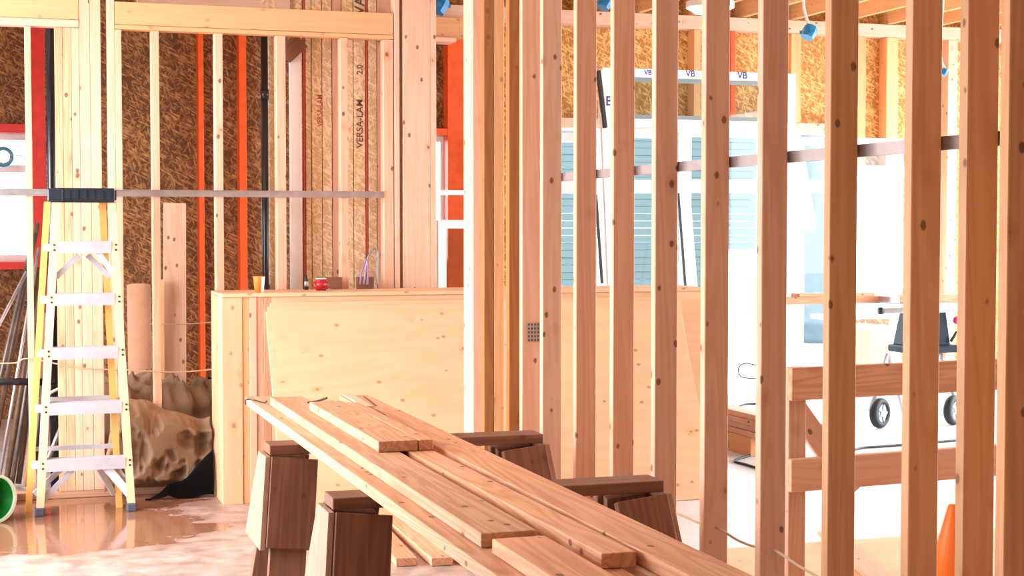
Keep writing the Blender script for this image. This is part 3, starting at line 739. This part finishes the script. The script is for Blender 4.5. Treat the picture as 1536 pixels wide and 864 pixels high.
# ================================================================== RIGHT-HAND ROOM
# window units standing along the far wall
def unit(px0, px1, py0, py1, y, label, bars=(), muntin=None, lean=.0, stickers=(), fw=.07, sash=False, side=None):
    x0, x1 = xs(px0, y), xs(px1, y); z1 = zs(py0, y, (px0+px1)/2); z0 = 0 if py1 is None else zs(py1, y, (px0+px1)/2)
    h = z1-z0
    e = empty('window_unit', ((x0+x1)/2, y, z0)); hw = (x1-x0)/2
    mw = W[e] @ Matrix.Rotation(-lean, 4, 'X')
    bm = bmesh.new()
    for b in ((-hw, -hw+fw, -.05, .05, 0, h), (hw-fw, hw, -.05, .05, 0, h), (-hw+fw, hw-fw, -.05, .05, 0, fw), (-hw+fw, hw-fw, -.05, .05, h-fw, h)): bm_box(bm, *b)
    for py in bars:
        zb = zs(py, y, (px0+px1)/2)-z0; bm_box(bm, -hw+fw, hw-fw, -.045, .045, zb-.055, zb+.055)
    if muntin:
        mx = xs(muntin, y)-W[e].translation.x; bm_box(bm, mx-.03, mx+.03, -.044, .044, fw, h-fw)
    fr = finish('frame', bm, M['white'], mw, e, 0)
    if sash:
        bm = bmesh.new(); s = .035
        for b in ((-hw+fw, hw-fw, -.03, .03, h-fw-s, h-fw), (-hw+fw, hw-fw, -.03, .03, fw, fw+s)): bm_box(bm, *b)
        finish('sash', bm, M['grey_sash'], mw, e)
    bm = bmesh.new(); bm_box(bm, -hw+fw, hw-fw, -.008, .008, fw, h-fw); finish('pane', bm, M['glass'], mw, e)
    for sx, s, sz in stickers:
        tx = xs(sx, y)-W[e].translation.x
        m2 = mw @ Matrix.Translation((tx, -.052, h-fw*.42)) @ Matrix.Rotation(PI/2, 4, 'X')
        text('sticker', s, sz, M['blue_ink'], m2, e)
    tag(e, label, 'window unit', 'window units along the far wall'); return e, mw, hw, h
unit(768, 891, 200, None, 12.45, 'white window unit at the left, partly behind the knotty studs', (280,))
unit(899, 1013, 194, None, 12.42, 'white window unit showing grey siding, left of the slanting gap', (280,))
unit(1022, 1188, 194, None, 12.38, 'white window unit right of the slanting gap, under the transom window', (280,))
unit(1192, 1350, 207, None, 12.42, 'white window unit in the widest bright gap behind the workbench', (280,))
zt_ = zs(194, 12.40, 1040)
tr, mwt, hw, h = unit(900, 1188, 107, 193.0, 12.40, 'low wide transom window with blue stickers resting on other window units', (), None, 0, ((962, 'VB', .06), (1024, 'VB', .075), (1101, 'VB', .08)), .07, True)
unit(655, 752, 330, None, 12.5, 'low white window unit below the narrow window, left of the partition end', ())
# tilted white frame member in front (leaning stile)
o = lum('frame_stile', onY(1046, 560, 12.0), onY(1023, 262, 12.3), .105, .05, (1, 0, 0), M['white']); tag(o, 'white frame stile leaning aslant in front of the window units', 'stile')
o = lum('window_gap_strip', onY(1031, 470, 11.88), onY(1017, 290, 12.17), .022, .02, (1, 0, 0), M['black_gap_edge']); tag(o, 'thin black strip slanting beside the right leaning stile', 'strip')  # black strips stand for the shaded gaps between the leaning window units
o = lum('window_gap_strip', onY(903, 425, 11.93), onY(894, 292, 12.07), .022, .02, (1, 0, 0), M['black_gap_edge']); tag(o, 'thin black strip slanting beside the left leaning stile', 'strip')
# packaged piece with blue print at upper left of the transom
e = empty('wrapped_panel', (xs(915, 12.2), 12.0, 0))
pa, pb = onY(934, 640, 11.9), onY(912, 106, 12.26); pa = pa.lerp(pb, (.02-pa.z)/(pb.z-pa.z))
lum('panel', pa, pb, .17, .04, (1, 0, 0), M['white_panel'], e)
qa, qb = onY(907.5, 192, 12.17), onY(897.5, 106, 12.235)
lum('dark_edge', qa, qb, .03, .045, (1, 0, 0), M['black_gap_edge'], e)
pz = onY(908, 152, 12.17); text('blue_print', 'B', .11, M['blue_ink'], Matrix.Translation((pz.x, 12.165, pz.z)) @ Matrix.Rotation(PI/2, 4, 'X'), e)
tag(e, 'tall white wrapped panel with dark edge and blue print, left of the transom window', 'panel')

# leaning plywood and strand boards by the doorway
o = lum('plywood_offcut', onY(1316, 584, 12.7), onY(1316, 487, 12.8), xs(1352, 12.7)-xs(1284, 12.7), .018, (1, 0, 0), M['ply_edge']); tag(o, 'small plywood offcut leaning on the far wall behind the table saw', 'plywood sheet')
# blue boxes hanging on cables
def hang(px, py, Y, label, top=None, ang=0, sc=1., zt=3.42):
    p = onY(px, py, Y); e = empty('hanging_electrical_box', p, ang)
    bm = bmesh.new(); bm_lathe(bm, [(.001, -.045*sc), (.045*sc, -.045*sc), (.052*sc, .0), (.045*sc, .04*sc), (.02*sc, .05*sc), (.001, .05*sc)], 8, Matrix.Rotation(.5, 4, 'Y')); finish('box', bm, M['blue_box'], W[e], e)
    for a in (0, 2.1, 4.2):
        bm = bmesh.new(); bm_box(bm, .045*sc, .065*sc, -.012*sc, .012*sc, -.012*sc, .012*sc, Matrix.Rotation(a, 4, 'Z')); finish('mounting_ear', bm, M['blue_box'], W[e], e)
    tx = (top or px); q = onY(tx, -5, Y); q.z = zt
    tube('cable', spline([p+Vector((0, 0, .04*sc)), p+Vector((-.03, 0, .12)), Vector(((p.x+q.x)/2-.03, Y, (p.z+q.z)/2)), q], 8), .011, M['cable'], e, 8)
    tag(e, label, 'electrical box', 'blue electrical boxes hanging from the ceiling')
hang(1214, 48, 10.6, 'blue electrical box hanging on a white cable between joists, in clear view', 1207, .3, 1.1)
hang(1416, 108, 9.6, 'small blue electrical box on a long white cable in the last gap', 1420, 0, .55)
hang(908, 3, 10.6, 'blue electrical box at the top edge above the transom window', 905, .2, 1.1)
hang(660, 8, 10.7, 'blue electrical box at the top edge right of the wide peach post', 657, .2, 1.2)

# workbench (long sawhorse table) behind the partition
wb = empty('workbench', (3.2, 5.45, 0), 0)
A = onY(1186, 580, 5.35); ang = math.radians(6); dx = Vector((math.cos(ang), math.sin(ang), 0)); nx = Vector((-dx.y, dx.x, 0))
Lb = 1.9
def wbp(u, v, z): return Vector((A.x, A.y, 0))+dx*u+nx*v+Vector((0, 0, z))
lum('top_rail', wbp(-.02, -.02, .925), wbp(Lb, -.02, .925), .125, .038, (0, 0, 1), M['pine_board'], wb)
lum('lower_rail', wbp(-.02, -.02, .575), wbp(Lb, -.02, .575), .125, .038, (0, 0, 1), M['pine'], wb)
lum('leg', wbp(.035, .02, .0195), wbp(.035, .02, .985), .075, .038, (1, 0, 0), M['pine'], wb)
lum('leg', wbp(Lb-.05, .02, .0195), wbp(Lb-.05, .02, .985), .075, .038, (1, 0, 0), M['pine'], wb)
lum('brace', wbp(.00, .06, .90), wbp(.34, .06, .48), .085, .03, (1, 0, 0), M['pine_pale'], wb)
tag(wb, 'rough timber workbench frame with two rails and a slanting brace behind the partition', 'workbench')

# table saw on a wheeled stand
sy = 10.4
ts = empty('table_saw', (6.75, sy+.3, 0))
def sp(px, py, d=0.): return onY(px, py, sy+d)
x0, x1 = sp(1342, 470, .24).x, sp(1424, 470).x; zt, zb = sp(1380, 462).z, sp(1380, 520).z
bm = bmesh.new()
vs = [bm.verts.new(c) for c in ((x0-.02, sy, zb), (x1+.02, sy, zb), (x1-.03, sy, zt), (x0+.05, sy, zt), (x0-.02, sy+.24, zb), (x1+.02, sy+.24, zb), (x1-.03, sy+.24, zt), (x0+.05, sy+.24, zt))]
for f in ((0, 1, 2, 3), (5, 4, 7, 6), (4, 0, 3, 7), (1, 5, 6, 2), (3, 2, 6, 7), (4, 5, 1, 0)): bm.faces.new([vs[i] for i in f])
finish('body', bm, M['saw_blue'], None, ts, .01)
bm = bmesh.new(); bm_box(bm, x0-.05, x1+.10, sy-.03, sy+.26, zb-.05, zb+.005); finish('base_skirt', bm, M['saw_blue'], None, ts, .01)
bm = bmesh.new(); bm_box(bm, sp(1328, 460, .34).x, x1+.25, sy-.08, sy+.34, zt+.002, zt+.035); finish('saw_table', bm, M['alu'], None, ts, .006)
tube('fence_rail', [Vector((sp(1312, 467).x, sy-.10, zt-.01)), Vector((x1+.3, sy-.10, zt-.01))], .022, M['alu'], ts, 10)
tube('rail_end', [Vector((sp(1308, 467).x, sy-.10, zt-.01)), Vector((sp(1313, 467).x, sy-.10, zt-.01))], .028, M['cord'], ts, 10)
bm = bmesh.new(); bm_box(bm, sp(1330, 460).x, sp(1345, 450).x, sy-.05, sy+.11, zt+.036, zt+.095); finish('rip_fence', bm, M['steel'], None, ts, .006)
for k, (xa, xb) in enumerate(((sp(1337, 524).x, sp(1325, 560).x), (sp(1337, 524).x, sp(1350, 545).x), (sp(1415, 524).x, sp(1402, 560).x), (sp(1415, 524).x, sp(1430, 545).x))):
    tube('stand_leg', [Vector((xa, sy+.05, zb-.05)), Vector((xa+(xb-xa)*2.2, sy+.05, .12 if k % 2 == 0 else .04))], .018, M['alu'], ts, 10)
tube('stand_bar', [Vector((x0-.15, sy+.05, .30)), Vector((x1+.2, sy+.05, .30))], .018, M['alu'], ts, 10)
def wheel(px, py, par, y):
    c = onY(px, py, y); c.z = .115
    mw = Matrix.Translation(c) @ Matrix.Rotation(math.radians(28), 4, 'Z') @ Matrix.Rotation(PI/2, 4, 'X')
    bm = bmesh.new(); bm_lathe(bm, [(.07, -.032), (.1, -.032), (.112, -.02), (.115, 0), (.112, .02), (.1, .032), (.07, .032), (.07, -.032)], 32); w = finish('wheel', bm, M['tyre'], mw, par, smooth=True)
    bm = bmesh.new(); bm_lathe(bm, [(.001, -.026), (.03, -.03), (.035, -.02), (.069, -.02), (.069, .02), (.035, .02), (.03, .03), (.001, .026)], 24)
    for k in range(5): bm_box(bm, .02, .066, -.01, .01, -.028, .028, Matrix.Rotation(k*2*PI/5, 4, 'Z'))
    finish('hub', bm, M['wheel'], mw, w)
wheel(1320, 605, ts, sy-.02); wheel(1430, 610, ts, sy-.02)
bm = bmesh.new(); bm_lathe(bm, [(.03, 0), (.03, .03), (.02, .035), (.001, .035)], 16, Matrix.Translation((sp(1431, 480).x, sy-.03, sp(1431, 480).z)) @ Matrix.Rotation(PI/2, 4, 'X')); finish('crank_knob', bm, M['pink'], None, ts)
tube('crank_arm', [sp(1432, 497)+Vector((0, -.03, 0)), sp(1424, 512)+Vector((0, -.02, 0))], .012, M['cord'], ts, 8)
tag(ts, 'dark blue table saw on a folding stand with two black wheels', 'table saw')
o = box('outfeed_board', sp(1180, 440).x, x1+.3, sy+.12, sy+.30, zt+.0355, zt+.09, M['pine_board'], 'x'); tag(o, 'long orange-brown board lying across the table saw', 'board')
o = box('outfeed_board', sp(1212, 440).x, sp(1326, 440).x, sy+.13, sy+.27, zt+.0905, zt+.115, M['pine_board'], 'x'); tag(o, 'shorter board on top of the long board across the table saw', 'board')

# stack of boards on the floor beside the doorway
P = onZ(1140, 688, 0)
for k in range(4):
    z = .1425+.0385*k
    o = lum('stacked_board', (P.x+.06+.012*(k % 2), P.y+.02*k, z), (P.x+.06-.01*k, P.y+2.4, z), .14, .037, (1, 0, 0), M['pine'])
    tag(o, ('bottom board of the small lumber stack behind the partition', 'second board from the bottom of the small lumber stack behind the partition', 'third board from the bottom of the small lumber stack behind the partition', 'top board of the small lumber stack behind the partition')[k], 'board', 'small lumber stack in the far room')
o = box('stack_bearer', P.x-.02, P.x+.14, P.y+.1, P.y+2.2, 0, .1235, M['pine_gold'], 'y'); tag(o, 'golden timber bearer under the small lumber stack behind the partition', 'block')
# cords on the far-room floor
def cord(pts, label, r=.008):
    o = tube('power_cord', spline([onZ(x, y, r) for x, y in pts], 8), r, M['cord'], seg=8); tag(o, label, 'cord', 'black cords on the far-room floor'); return o
cord([(1150, 606), (1120, 606), (1106, 611), (1120, 617), (1133, 621), (1112, 624)], 'black coiled cord end on the floor beyond the small lumber stack')
cord([(1133, 681), (1125, 683), (1102, 691), (1120, 697), (1150, 706)], 'black cord bent in a loop on the floor left of the workbench')
cord([(1196, 625), (1230, 636), (1260, 646)], 'black cord on the floor behind the workbench leg')
cord([(1222, 675), (1260, 680), (1290, 672), (1330, 669), (1440, 660)], 'long black cord crossing the white floor behind the lower rail')
o = tube('power_cord', spline([onY(1135, 548, 11.8), onY(1118, 545, 11.8), onY(1108, 552, 11.8), onY(1112, 565, 11.8), onY(1135, 568, 11.8)], 8), .006, M['cord'], seg=8); tag(o, 'thin dark wire curl in front of the window units', 'cord', 'black cords on the far-room floor')
# plywood on the floor close behind the partition
o = box('floor_sheet', 2.6, 5.05, 4.2, 6.62, .001, .019, M['ply'], 'x'); tag(o, 'plywood sheet lying on the floor right behind the partition', 'plywood sheet')
o = lum('floor_board', onZ(1240, 800, .03), onZ(1330, 880, .03), .09, .02, (1, 0, 0), M['pine_pale']); tag(o, 'pale board lying slanted on the floor sheet behind the partition', 'board')
# orange cone
ap = onY(1431, 757, 5.1); bl = onY(1405, 864, 5.1); ch = ap.z-.0195; rb = (ap.x-bl.x)/(ap.z-bl.z)*ch+.012
oc = empty('traffic_cone', (ap.x, 5.1, .0195))
bm = bmesh.new(); bm_lathe(bm, [(rb, .03), (.022, ch-.005), (.018, ch), (.001, ch)], 28); finish('cone_body', bm, M['cone'], W[oc], oc, smooth=True)
bm = bmesh.new(); bm_box(bm, -rb-.03, rb+.03, -rb-.03, rb+.03, 0, .03); finish('cone_base', bm, M['cone'], W[oc], oc, .008)
tag(oc, 'orange safety cone half hidden behind the reddish partition stud', 'cone')

# ================================================================== SAWHORSES AND LUMBER
def sawhorse(y, label, x0=.955, x1=2.07, front='saw_wood'):
    e = empty('sawhorse', ((x0+x1)/2, y, 0)); H = .68
    box('top_board', x0, x1, y-.07, y+.07, H-.038, H, M[front], 'x', e)
    for sx in (-1, 1):
        xe = x0 if sx < 0 else x1
        for sy_ in (-1, 1):
            xt = xe-sx*.095; xb = xe-sx*.055
            xb = xe-sx*.02
            a = Vector((xb, y+sy_*.235, 0)); b = Vector((xt, y+sy_*.045, H-.039)); d = b-a
            off = Vector((0, sy_, .28)).normalized()*.0385
            lum('leg', a-off*.0, a+d*.965, .14, .038, (1, 0, 0), M[front], e)
            lum('gusset', a+d*.45+off, a+d*.965+off, .18, .036, (1, 0, 0), M[front], e)
        zt_, zb_ = H-.04, .30
        hw = lambda z: .045+.19*(H-.039-z)/(H-.039)+.045
        xo = lambda z: xe-sx*(.095-.075*(H-.039-z)/(H-.039))+sx*.095
        bm = bmesh.new(); t_ = .018*sx
        q = [(xo(zb_), y-hw(zb_), zb_), (xo(zb_), y+hw(zb_), zb_), (xo(zt_), y+hw(zt_), zt_), (xo(zt_), y-hw(zt_), zt_)]
        vs = [bm.verts.new(c) for c in q]+[bm.verts.new((c[0]+t_, c[1], c[2])) for c in q]
        for f in ((0, 1, 2, 3), (7, 6, 5, 4), (0, 4, 5, 1), (1, 5, 6, 2), (2, 6, 7, 3), (3, 7, 4, 0)): bm.faces.new([vs[i] for i in f])
        finish('end_gusset', bm, M['saw_gusset'], None, e)
        lum('end_stretcher', (xe-sx*.085, y-.105, .25), (xe-sx*.085, y+.105, .25), .14, .03, (0, 0, 1), M[front], e)
    tag(e, label, 'sawhorse', 'sawhorses carrying the boards'); return e
sawhorse(6.07, 'brown wooden sawhorse farther from the camera, under the far ends of the boards')
sawhorse(4.84, 'brown wooden sawhorse nearer to the camera, with broad dark legs')
def brd(xa, xb, w, y0, y1, z, label, mat='pine_board', dz=0, name='loose_board', t=.037):
    o = lum(name, (xa, y0, z+dz), (xb, y1, z), w, t, (1, 0, 0), M[mat]); return tag(o, label, 'board', 'boards on the sawhorses')
brd(1.136, 1.136, .138, 2.3, 7.42, .699, 'board at the left edge directly on the sawhorses, its far end strapped')
brd(1.305, 1.305, .138, 2.6, 6.9, .699, 'lower board in the middle of the sawhorses, mostly covered')
brd(1.475, 1.475, .138, 2.6, 6.95, .699, 'lower board at the right of the sawhorses, under the cracked one')
brd(1.196, 1.196, .148, 3.73, 7.03, .737, 'wide pink board in the upper layer with a far square end')
brd(1.198, 1.198, .138, 2.4, 3.66, .737, 'short nearest board butted after the wide pink one')
brd(1.366, 1.325, .089, 3.41, 6.85, .737, 'narrow board whose cut end shows at the front')
b4 = brd(1.488, 1.496, .135, 2.3, 6.98, .737, 'long right-hand board of the upper layer with a split rough far end')
lum('crack', (1.50, 6.55, .7562), (1.53, 6.93, .7562), .010, .002, (1, 0, 0), M['saw_wood'], b4, 0); lum('crack', (1.46, 6.2, .7562), (1.47, 6.7, .7562), .006, .002, (1, 0, 0), M['saw_wood'], b4, 0)
lum('splinter', (1.455, 6.5, .759), (1.475, 7.02, .757), .045, .006, (1, 0, 0), M['pine_pale'], b4, .001)
brd(1.263, 1.263, .138, 5.18, 6.45, .775, 'short board lying on top of the others, wider of two side by side')
brd(1.362, 1.362, .050, 5.18, 6.38, .775, 'narrow batten lying beside the short top board')
# straps
o = tube('packing_strap', spline([(1.046, 7.25, .70), (1.047, 7.25, .723), (1.08, 7.22, .7235), (1.105, 7.10, .7235), (1.112, 7.06, .735)], 6), .0035, M['strap'], seg=6); tag(o, 'black packing strap round the far end of the left edge board', 'strap')
o = tube('packing_strap', spline([onZ(462, 604, .758), onZ(475, 602, .760), onZ(490, 597, .790)], 6), .005, M['strap'], seg=6); tag(o, 'short loose black strap on the wide pink board far end', 'strap')
# boards on the floor between the sawhorses and the plywood
for a, b, w, z, lb in (((1.69, 6.78), (1.755, 7.85), .095, .02, 'left board of three lying on the floor under the sawhorses'), ((1.845, 6.74), (1.875, 7.86), .10, .02, 'middle board of three lying on the floor under the sawhorses'), ((1.985, 6.60), (1.99, 7.86), .12, .02, 'right board of three lying on the floor under the sawhorses')):
    o = lum('floor_board', (*a, z), (*b, z), w, .037, (1, 0, 0), M['pine_board']); tag(o, lb, 'board', 'boards on the floor under the sawhorses')

# ================================================================== OUTSIDE
def sidewall():
    e = empty('neighbour_house', (6.6, 24, -.3))
    bm = bmesh.new()
    xa_, xb_ = xs(820, 24), xs(1072, 24)
    for k in range(38): bm_box(bm, xa_, xb_, 24-.012*(k % 2), 24.3, -.3+k*.12, -.3+k*.12+.116)
    xc_ = xs(1134, 24); zc_ = zs(384, 24, 1100); k = int((zc_+.3)/.12)+1
    for q in range(k, 38): bm_box(bm, xb_, xc_, 24-.012*(q % 2), 24.3, -.3+q*.12, -.3+q*.12+.116)
    b2_ = bmesh.new(); bm_box(b2_, xb_+.02, xc_, 23.95, 24.3, -.3, -.3+k*.12-.01); finish('garage_door', b2_, M['white'], None, e)
    finish('siding', bm, plain('grey_blue_siding', (.05, .066, .068), .8), None, e)
    bm = bmesh.new(); bm_box(bm, xa_-.2, xc_+.2, 23.8, 24.6, 4.27, 4.5); finish('eave', bm, M['grey_sash'], None, e)
    tag(e, 'grey-blue lap-sided building outside, seen through the window units', 'building')
sidewall()
tr_ = empty('tree', (xs(1222, 22), 22, -.3))
tube('trunk', spline([(xs(1230, 22), 22, -.3), (xs(1224, 22), 22, 1.0), (xs(1216, 22), 22.1, 2.6), (xs(1212, 22), 22, 5.0)], 8), [.34-.006*i for i in range(25)], plain('bark', (.05, .065, .08), .9, noisy=.2), tr_, 14)
tube('branch', spline([(xs(1222, 22), 22, 1.2), (xs(1200, 22), 21.8, 1.9), (xs(1170, 22), 21.8, 3.6)], 8), .10, M['saw_wood'], tr_, 10)
tag(tr_, 'dark tree trunk outside, seen through the bright opening behind the workbench', 'tree')
co = empty('hanging_wire_coil', onY(5, 235, 12.7))
for k in range(3): tube('coil_loop', [W[co].translation+Vector(((.055+.008*k)*math.cos(t*.3927), .012*k, (.055+.008*k)*math.sin(t*.3927))) for t in range(17)], .010, M['blue_box' if k else 'grey_wire'], co, 6)
tube('wire_tail', spline([W[co].translation+Vector((.06, 0, 0)), W[co].translation+Vector((.12, 0, .01)), W[co].translation+Vector((.17, 0, -.02))], 6), .005, M['grey_wire'], co, 6)
tag(co, 'small blue wire coil hanging in front of the left window', 'coil')

# ================================================================== LIGHT
w = bpy.data.worlds.new('world'); scene.world = w; w.use_nodes = True
bg = w.node_tree.nodes['Background']; bg.inputs[0].default_value = (.93, .97, 1.0, 1); bg.inputs[1].default_value = 6.0
def portal(loc, rot, sx, sy):
    l = bpy.data.lights.new('opening', 'AREA'); l.shape = 'RECTANGLE'; l.size = sx; l.size_y = sy; l.cycles.is_portal = True
    o = bpy.data.objects.new('opening', l); col.objects.link(o); o.location = loc; o.rotation_euler = rot
portal((-1.87, (LY0+LY1)/2, (LZ0+LZ1)/2), (PI/2, 0, -PI/2), LY1-LY0, LZ1-LZ0)
portal((9.82, (RY0+RY1)/2, (RZ0+RZ1)/2), (PI/2, 0, PI/2), RY1-RY0, RZ1-RZ0)
portal(((DX0+EX1)/2, T+.2, 1.0), (-PI/2, 0, 0), EX1-DX0, 2.1)
portal(((WX0+WX1)/2, T+.2, 1.75), (-PI/2, 0, 0), 1.2, 1.1)
# daylight falling in through the big opening of the left wall
l = bpy.data.lights.new('daylight', 'AREA'); l.shape = 'RECTANGLE'; l.size = 1.9; l.size_y = 2.2; l.energy = 48; l.color = (1, .97, .93)
o = bpy.data.objects.new('daylight', l); col.objects.link(o); o.location = (-1.95, 7.9, 1.6); o.rotation_euler = (PI/2, 0, -PI/2)
scene.view_settings.exposure = 1.3
